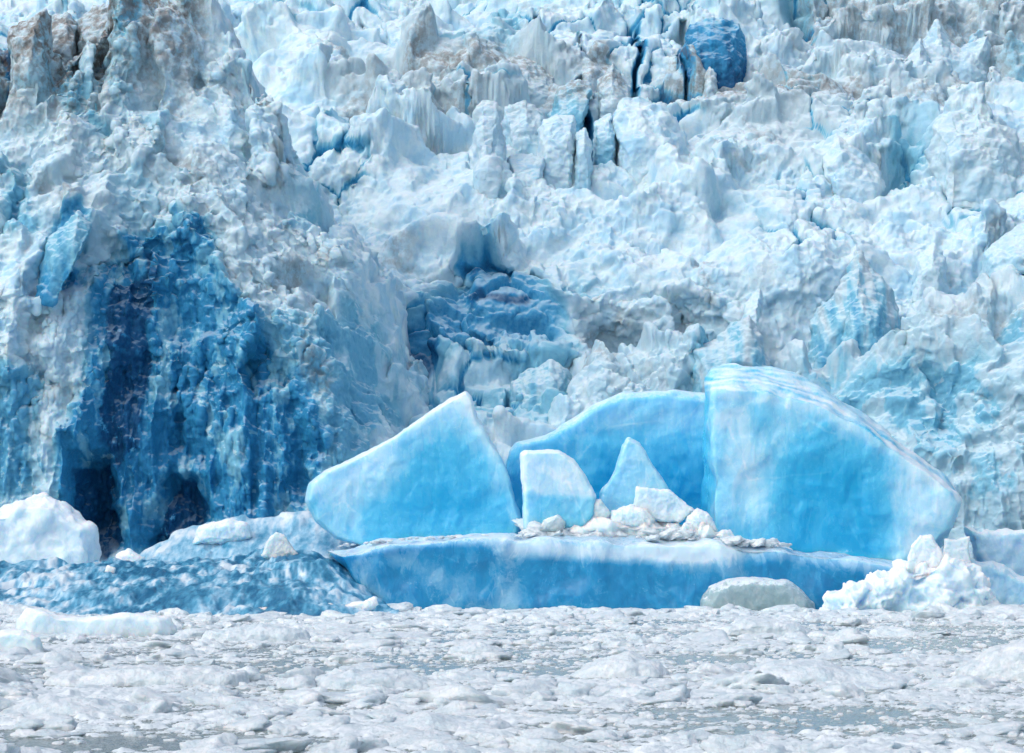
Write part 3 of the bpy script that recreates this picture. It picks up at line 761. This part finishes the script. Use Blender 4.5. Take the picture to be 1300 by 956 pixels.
# the low clear base under them
fb = [(432, 706), (520, 690), (640, 686), (760, 691), (880, 692), (1000, 699), (1080, 709), (1150, 722), (1185, 745), (1195, 815), (800, 815), (512, 815), (470, 765)]
tb = [(412, 698), (520, 683), (640, 680), (760, 683), (880, 685), (1000, 691), (1080, 703), (1150, 716), (1190, 740), (1202, 815), (800, 815), (505, 815), (455, 750)]
def w_base(px, py, N, d):
    w = .22 + .5 * line_mask(px, py, [(420, 700), (520, 686), (640, 682)], 14) + .45 * line_mask(px, py, [(660, 690), (760, 700), (1000, 700), (1150, 722)], 20)
    w = w + .5 * poly_mask(px, py, [(480, 700), (600, 720), (640, 770), (600, 790), (540, 740)], 30) * .6
    w = w + .3 * line_mask(px, py, [(460, 720), (480, 760), (490, 790)], 30)
    w = w + .5 * poly_mask(px, py, [(820, 690), (930, 690), (950, 740), (880, 720)], 25) + .28 * poly_mask(px, py, [(600, 686), (900, 690), (900, 716), (650, 710)], 7) + .2 * line_mask(px, py, [(640, 700), (650, 770)], 30)
    return w
solid('iceberg', [[at(x, y, 198.5) for x, y in fb], [at(x, y, 200.5) for x, y in tb], [at(x, (y - 692) * .96 + 692, 212) for x, y in tb], [at(x, y + 22, 220) for x, y in tb]],
      .15, M_CLEAR, 'long low glassy blue ice base carrying the upright blue pieces', 'iceberg', amp=.5, seed=431, white=w_base)

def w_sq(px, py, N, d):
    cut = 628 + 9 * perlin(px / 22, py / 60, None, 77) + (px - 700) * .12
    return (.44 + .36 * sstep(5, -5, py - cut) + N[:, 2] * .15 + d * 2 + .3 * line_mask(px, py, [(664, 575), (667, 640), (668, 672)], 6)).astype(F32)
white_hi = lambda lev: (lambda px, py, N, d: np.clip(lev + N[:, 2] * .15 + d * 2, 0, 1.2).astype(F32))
small = [
 ([(663, 640), (660, 575), (666, 571), (710, 571), (730, 584), (745, 604), (757, 630), (755, 655), (740, 672), (664, 676)], 200.8, 3.4, M_BERG, .72, 'squarish pale block with a bright sloping top beside the pointed slab', FLAT, .4),
 ([(797, 555), (812, 562), (830, 590), (850, 622), (856, 655), (757, 655), (762, 625), (780, 598), (790, 566)], 203.0, 4, M_BERG, .6, 'small ice pyramid standing before the curved blue slab', FLAT, .5),
 ([(808, 618), (850, 622), (882, 648), (862, 664), (825, 660), (802, 650)], 201.4, 2.6, M_PALE, .62, 'flat tilted ice slab lying at the foot of the small pyramid', FLAT, .8),
 ([(745, 648), (750, 634), (762, 634), (776, 652), (772, 664), (755, 664)], 201., 1.6, M_PALE, .55, 'rounded ice lump wedged beside the squarish pale block', ROUND, .8),
 ([(772, 664), (776, 648), (800, 640), (822, 646), (832, 660), (828, 672), (780, 672)], 200.6, 2.2, M_PALE, .66, 'bright white snowy lump in front of the small pyramid', ROUND, 1.),
 ([(682, 676), (690, 660), (708, 653), (718, 662), (716, 676)], 199.8, 1.4, M_GREEN, .7, 'greyish ice chunk on the base below the squarish pale block', ROUND, 1.),
 ([(866, 678), (872, 655), (885, 645), (900, 652), (912, 672), (905, 684), (870, 684)], 200.6, 1.8, M_PALE, .6, 'whitish ice lump wedged under the left edge of biggest berg', ROUND, 1.),
]
for i, (pts, Y, dep, mat, lev, lab, prof, amp) in enumerate(small):
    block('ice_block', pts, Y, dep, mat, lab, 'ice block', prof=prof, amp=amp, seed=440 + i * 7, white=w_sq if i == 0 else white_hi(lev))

block('ice_bank', [(652, 704), (660, 682), (690, 673), (730, 667), (770, 661), (810, 664), (850, 660), (890, 663), (925, 674), (960, 686), (1000, 694), (1005, 706), (830, 710)], 200.0, 3.6, M_PALE,
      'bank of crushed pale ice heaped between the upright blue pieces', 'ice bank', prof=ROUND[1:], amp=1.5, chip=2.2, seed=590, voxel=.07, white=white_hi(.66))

# other floating pieces
block('iceberg', [(-90, 660), (-30, 645), (0, 645), (22, 632), (60, 627), (85, 640), (108, 660), (125, 668), (129, 700), (128, 745), (-90, 745)], 222, 8, M_PALE,
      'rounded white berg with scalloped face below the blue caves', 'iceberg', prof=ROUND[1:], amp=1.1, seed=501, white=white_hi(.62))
block('growler', [(12, 830), (20, 786), (32, 770), (46, 772), (62, 780), (110, 783), (160, 777), (215, 784), (225, 800), (215, 830)], 143, 3.2, M_PALE,
      'smooth long pale floe with a raised end before the speckled berg', 'growler', prof=ROUND[1:], amp=.6, seed=511, white=white_hi(.66))
block('growler', [(-40, 850), (-30, 806), (0, 800), (30, 799), (50, 808), (58, 830), (50, 850)], 121, 2.2, M_PALE,
      'smooth rounded pale floe at the lower left beside open slush', 'growler', prof=ROUND[1:], amp=.6, seed=521, white=white_hi(.68))
block('growler', [(884, 800), (888, 762), (900, 744), (920, 735), (955, 732), (1000, 735), (1020, 752), (1034, 768), (1040, 800)], 196, 3.5, M_GREEN,
      'glassy grey green growler afloat before the clear blue base', 'growler', prof=ROUND[1:], amp=.5, seed=531, white=white_hi(.35))
block('ice_floe', [(1045, 800), (1050, 760), (1080, 743), (1130, 730), (1160, 716), (1205, 708), (1240, 722), (1262, 742), (1275, 765), (1280, 800)], 192, 5, M_PALE,
      'broad heaped white floe below the right end of biggest berg', 'ice floe', prof=ROUND[1:], amp=2.0, chip=2.2, seed=541, voxel=.08, white=white_hi(.6))
block('ice_block', [(1150, 722), (1156, 694), (1168, 679), (1182, 680), (1196, 700), (1204, 722), (1190, 736), (1165, 736)], 193.6, 2, M_PALE,
      'upright pointed white ice chunk on top of the heaped white floe', 'ice block', prof=FLAT, amp=1., seed=551, white=white_hi(.75))
block('ice_block', [(1196, 716), (1199, 684), (1214, 685), (1231, 681), (1229, 700), (1234, 716)], 203, 1.8, M_PALE,
      'small boxy whitish chunk right of the pointed white chunk', 'ice block', prof=FLAT, amp=.9, seed=561, white=white_hi(.7))
block('iceberg', [(1222, 666), (1245, 676), (1300, 673), (1380, 660), (1400, 790), (1290, 790), (1262, 740), (1240, 704)], 212, 7, M_PALE,
      'pale blue wedge berg cut off by the right edge', 'iceberg', prof=FLAT, amp=.9, seed=571, white=white_hi(.42))
block('ice_floe', [(1195, 790), (1197, 716), (1225, 708), (1270, 716), (1300, 730), (1340, 750), (1340, 790)], 206, 4, M_PALE,
      'low blue ice shelf between the heaped floe and wedge berg', 'ice floe', prof=ROUND[1:], amp=.9, seed=581, white=white_hi(.35))
onspeck = [
 ([(331, 706), (340, 686), (350, 675), (360, 679), (379, 704), (356, 712)], 200.5, 1.6, M_GREEN, .95, 'grey white pyramid chunk sitting on the speckled ice', FLAT),
 ([(142, 722), (148, 703), (163, 696), (184, 708), (182, 722)], 206.5, 1.5, M_PALE, .85, 'small white lump at the back of the speckled ice', ROUND),
 ([(245, 690), (252, 668), (290, 658), (316, 664), (320, 682), (300, 692)], 210, 2.4, M_PALE, .62, 'flat pale slab lying along the top of the blue slope', ROUND),
 ([(131, 730), (136, 717), (147, 721), (146, 730)], 199, .6, M_PALE, .8, 'tiny pale chip below the small white lump', ROUND),
 ([(190, 768), (196, 758), (208, 757), (214, 765), (210, 769)], 189, .7, M_PALE, .9, 'lone white chip on the dark speckled slope', ROUND),
 ([(344, 784), (350, 768), (372, 763), (394, 766), (392, 782)], 184, 1.4, M_PALE, .85, 'pale oval floe at the foot of the speckled slope', ROUND),
 ([(319, 786), (324, 773), (338, 770), (346, 778), (342, 786)], 183.4, 1., M_PALE, .85, 'small pale chip left of the oval floe', ROUND),
 ([(426, 780), (432, 768), (460, 763), (478, 757), (482, 768), (460, 782)], 185, 1.2, M_PALE, .85, 'tilted pale flat floe right of the oval floe', ROUND),
 ([(404, 785), (408, 768), (420, 765), (428, 772), (428, 785)], 184.4, .9, M_PALE, .8, 'little pale block between the oval and tilted floes', FLAT),
]
for i, (pts, Y, dep, mat, lev, lab, prof) in enumerate(onspeck):
    block('ice_chunk', pts, Y, dep, mat, lab, 'ice chunk', prof=prof, amp=1., seed=600 + i * 7, white=white_hi(lev))

def speckled():
    nu, nv = 620, 420
    pxs = np.linspace(-110, 540, nu); yd = np.linspace(178, 226, nv)
    X = ((pxs - 650) / FP * 196)[None, :] * np.ones((nv, 1)); Y = np.repeat(yd[:, None], nu, 1)
    ex = 650 + X / Y * FP
    # front swell
    zc = (HZ - np.interp(ex, [-110, 0, 100, 200, 300, 380, 430, 475, 515, 540], [708, 713, 716, 714, 712, 702, 715, 745, 790, 800])) / FP * 205 + CAMZ
    t = np.clip((Y - np.interp(ex, [-110, 0, 100, 300, 400, 480], [187, 186, 184, 181, 181, 184])) / 21, -.3, 1)
    z1 = zc * np.sign(t) * np.abs(t) ** .8 - np.clip(Y - 205, 0, 30) * .35
    zc2 = (HZ - np.interp(ex, [90, 150, 185, 230, 290, 340, 400, 450, 520], [790, 722, 694, 674, 661, 656, 651, 662, 700])) / FP * 215 + CAMZ
    t2 = np.clip((Y - 199) / 16, -.3, 1)
    z2 = zc2 * np.sign(t2) * np.abs(t2) ** .9 - np.clip(Y - 215, 0, 30) * .5
    Z = np.maximum(z1, z2)
    wv = fbm(X / 4, Y / 8, oct=2, seed=708)
    ax = np.abs(perlin(X / 1.5 + .3 * wv, Y / 4.2 + wv, None, 701)); bx = np.abs(perlin(X / .7, Y / 2.2, None, 702))
    dim = ax * .75 + bx * .35 + fbm(X / .5, Y / 1.5, oct=3, seed=703) * .10 + fbm(X / 6, Y / 6, oct=3, seed=704) * .6
    a, ea, _ = facets(X / 3.2 + fbm(X / 3, Y / 3, oct=3, seed=705) * .5, Y / 4, seed=706)
    z1 = np.where(t < 0, -4. * np.abs(t), z1); z2 = np.where(t2 < 0, -4. * np.abs(t2), z2)
    Z = np.maximum(z1, z2) - 3 * (1 - sstep(178, 180.5, Y)) - 2 * sstep(505, 535, ex)
    up = (z2 > z1)
    Z = Z + dim * np.where(up, .25, .65) + a * .4
    px, py = to_px(np.stack([X, Y, Z], -1))
    grain = fbm(X / .9, Y / 2.6, oct=5, seed=707, gain=.6)
    w = .30 + grain * (.75 + .9 * fbm(X / 7, Y / 16, oct=2, seed=709)) + .55 * (ax - .2) + .55 * fbm(X / 6, Y / 9, oct=3, seed=710)
    w = w + .4 * poly_mask(px, py, [(-60, 720), (60, 715), (90, 760), (20, 800), (-60, 800)], 40) + .2 * poly_mask(px, py, [(380, 720), (470, 745), (490, 780), (420, 770)], 15)
    w = np.where(up, .56 + grain * .4, w) + .25 * line_mask(px, py, [(180, 694), (290, 662), (400, 652)], 16)
    P = np.stack([X, Y, Z], -1)
    me = mesh_from('iceberg', P.reshape(-1, 3), grid_faces(nu, nv), M_SPECK, np.stack([w, w, w], -1).reshape(-1, 3))
    tag(link('iceberg', me), 'low dark blue speckled berg with dimpled frosty slope', 'iceberg')
speckled()

# low snowy floes nearest the boat
near = [([(-90, 800), (-60, 776), (-20, 769), (20, 768), (55, 773), (75, 785), (80, 800)], 181, 4, 'low white floe against the left end of the speckled berg'),
        ([(40, 905), (60, 862), (110, 850), (180, 842), (250, 846), (310, 856), (340, 905)], 92, 4, 'wide low white floe at the lower left of the slush'),
        ([(690, 905), (712, 860), (760, 838), (800, 828), (840, 842), (858, 870), (880, 905)], 98, 4, 'rounded white floe mound in the middle of the near slush'),
        ([(905, 915), (925, 858), (980, 840), (1040, 836), (1100, 850), (1170, 862), (1200, 915)], 94, 4.5, 'long smooth white floe left of the corner floe'),
        ([(1185, 930), (1215, 850), (1260, 824), (1310, 812), (1380, 815), (1440, 930)], 97, 5, 'big smooth white floe rising in the lower right corner'),
        ([(380, 885), (400, 860), (450, 850), (520, 852), (560, 868), (575, 885)], 90, 3.5, 'flat white floe between the lower left floe and middle mound'),
        ([(560, 845), (572, 822), (610, 815), (640, 826), (655, 845)], 119, 2, 'small rounded floe behind the middle mound'),
        ([(895, 812), (905, 796), (950, 786), (1010, 790), (1030, 800), (1035, 812)], 143, 3, 'low floe of grey white ice beyond the long smooth floe'),
        ([(240, 830), (262, 800), (330, 792), (390, 800), (410, 830)], 134, 3, 'lumpy white floe in the left middle of the slush'),
        ([(-40, 960), (-20, 910), (60, 885), (160, 890), (230, 915), (260, 960)], 76, 4, 'nearest white floe at the bottom left corner'),
        ([(420, 970), (450, 925), (540, 905), (640, 915), (700, 970)], 70, 4, 'nearest white floe at the bottom middle')]
for i, (pts, Y, dep, lab) in enumerate(near):
    block('ice_floe', pts, Y, dep, M_BRASH, lab, 'ice floe', prof=ROUND, amp=.8, seed=640 + i * 5, voxel=.06)

# ------------------------------------------------------------------ BRASH ICE
def chunk_mesh(sub, seed, flat):
    rs = np.random.RandomState(seed)
    bm = bmesh.new(); bmesh.ops.create_icosphere(bm, subdivisions=sub, radius=1)
    V = np.array([v.co[:] for v in bm.verts], F32); Fq = np.array([[v.index for v in f.verts] for f in bm.faces], np.int32); bm.free()
    V /= np.linalg.norm(V, axis=1)[:, None]
    n = rs.normal(size=(11, 3)); n /= np.linalg.norm(n, axis=1)[:, None]; dd = rs.uniform(.55, 1.0, 11)
    c = V @ n.T
    r = np.where(c > .05, dd / np.maximum(c, .05), 9).min(1)
    r = np.minimum(r, 1.15)
    r = r * (1 + fbm(V[:, 0] * 1.6 + seed, V[:, 1] * 1.6, V[:, 2] * 1.6, 4, seed) * .32)
    V = V * r[:, None].astype(F32)
    V[:, 2] *= flat; V[:, 0] *= rs.uniform(.9, 1.5)
    return V, Fq

def brash():
    rs = np.random.RandomState(11)
    n = 34000
    Yc = np.sqrt(rs.uniform(52 ** 2, 206 ** 2, n)); Xc = rs.uniform(-.215, .215, n) * Yc
    r = .085 * rs.uniform(.006, 1, n) ** -.55
    r = np.clip(r, .085, 1.15)
    dens = pack(Xc, Yc)
    keep = rs.uniform(-.55, .55, n) < np.maximum(dens, np.where(r < .17, -.12, -1))
    keep &= ~((r > .7) & (rs.uniform(size=n) < .3))
    Xc, Yc, r = Xc[keep], Yc[keep], r[keep]
    order = np.argsort(-(r / Yc)); Xc, Yc, r = Xc[order], Yc[order], r[order]
    lx = np.array([775, 700, 655, 610, 560, 520, 825, 868, 735, 1062, 1110, 1180, 1235, 1285, 250, 205, 590, 800, 640, 300, 1150])
    ly = np.array([189, 191, 190, 187, 184, 180, 190, 188, 186, 185, 183, 184, 186, 188, 172, 168, 178, 182, 179, 170, 178.])
    lr = np.array([1.25, .9, 1., 1.2, 1.1, .9, 1.0, .8, .7, .8, 1.1, .9, 1., 1.2, .9, .8, .8, 1.1, .8, .9, .8])
    Xc = np.r_[(lx - 650) / FP * ly, Xc]; Yc = np.r_[ly, Yc]; r = np.r_[lr, r]
    visible = np.abs(Xc / Yc) < .2
    NV = 12
    hi = [chunk_mesh(4, 900 + i, .48 + .05 * (i % 4)) for i in range(NV)]
    mi = [chunk_mesh(3, 920 + i, .5) for i in range(6)]
    lo = [chunk_mesh(2, 940 + i, .5) for i in range(6)]
    idx = np.where(visible)[0]
    big = idx[:290]; rest = np.setdiff1d(np.arange(len(r)), big)
    meshes = [mesh_from('ice_chunk', V, Fq, M_BRASH) for V, Fq in hi]
    first = {}
    for i in big:
        v = rs.randint(NV)
        s = r[i]
        low = s > .75
        wide = s * 3333 / Yc[i] > 42
        if v in first: o = first[v].copy(); SC.collection.objects.link(o)
        else: o = first[v] = link('ice_chunk', meshes[v])
        o.location = (Xc[i], Yc[i], s * (.0 if low else .08)); o.rotation_euler = (rs.uniform(-.2, .2), rs.uniform(-.2, .2), rs.uniform(0, 6.28))
        o.scale = (s * 1.25, s * 1.25, s * rs.uniform(.6, .85) if low else s * rs.uniform(.8, 1.25))
        tag(o, 'white chunk of brash ice floating in the grey slush before the bergs', 'ice chunk', 'brash ice floating in the foreground')
    for nm, sel, src in (('brash_ice', rest, None),):
        Vs, Fs, off = [], [], 0
        for i in sel:
            V, Fq = (mi if r[i] / Yc[i] > .0034 else lo)[rs.randint(6)]
            a = rs.uniform(0, 6.28); ca, sa = math.cos(a), math.sin(a)
            s = r[i] * 1.15
            W = np.stack([(V[:, 0] * ca - V[:, 1] * sa) * s + Xc[i], (V[:, 0] * sa + V[:, 1] * ca) * s + Yc[i], V[:, 2] * s * rs.uniform(.6, 1.2) + s * .08], -1)
            Vs.append(W); Fs.append(Fq + off); off += len(V)
        me = mesh_from(nm, np.concatenate(Vs), np.concatenate(Fs), M_BRASH, smooth=False)
        tag(link(nm, me), kind='stuff')
    for i in range(130):
        t = rs.uniform(655, 1000) if i < 100 else rs.uniform(430, 660)
        ypx = np.interp(t, [430, 520, 640, 760, 880, 1000], [694, 684, 680, 684, 686, 692])
        heap = rs.uniform(0, 1.) * (660 < t < 920) * (i < 100)
        Yq = 199.4 + heap * 3.2 + rs.uniform(0, .8)
        v = rs.randint(NV); o = first[v].copy(); SC.collection.objects.link(o)
        q = (.2 + .75 * rs.uniform() ** 2.5) * (1 if t < 930 else .6) if i < 100 else rs.uniform(.12, .25)
        p = at(t, ypx, 201.)
        o.location = (p[0], Yq, p[2] + q * .12 + heap * .75); o.rotation_euler = (rs.uniform(-.3, .3), rs.uniform(-.3, .3), rs.uniform(0, 6.28)); o.scale = (q * 1.3, q * 1.1, q)
        tag(o, 'small white rubble piece lying on top of the low glassy base', 'ice fragment', 'rubble on top of the blue base')
        o.name = 'ice_fragment'
    print('brash', len(big), len(rest), off)
brash()
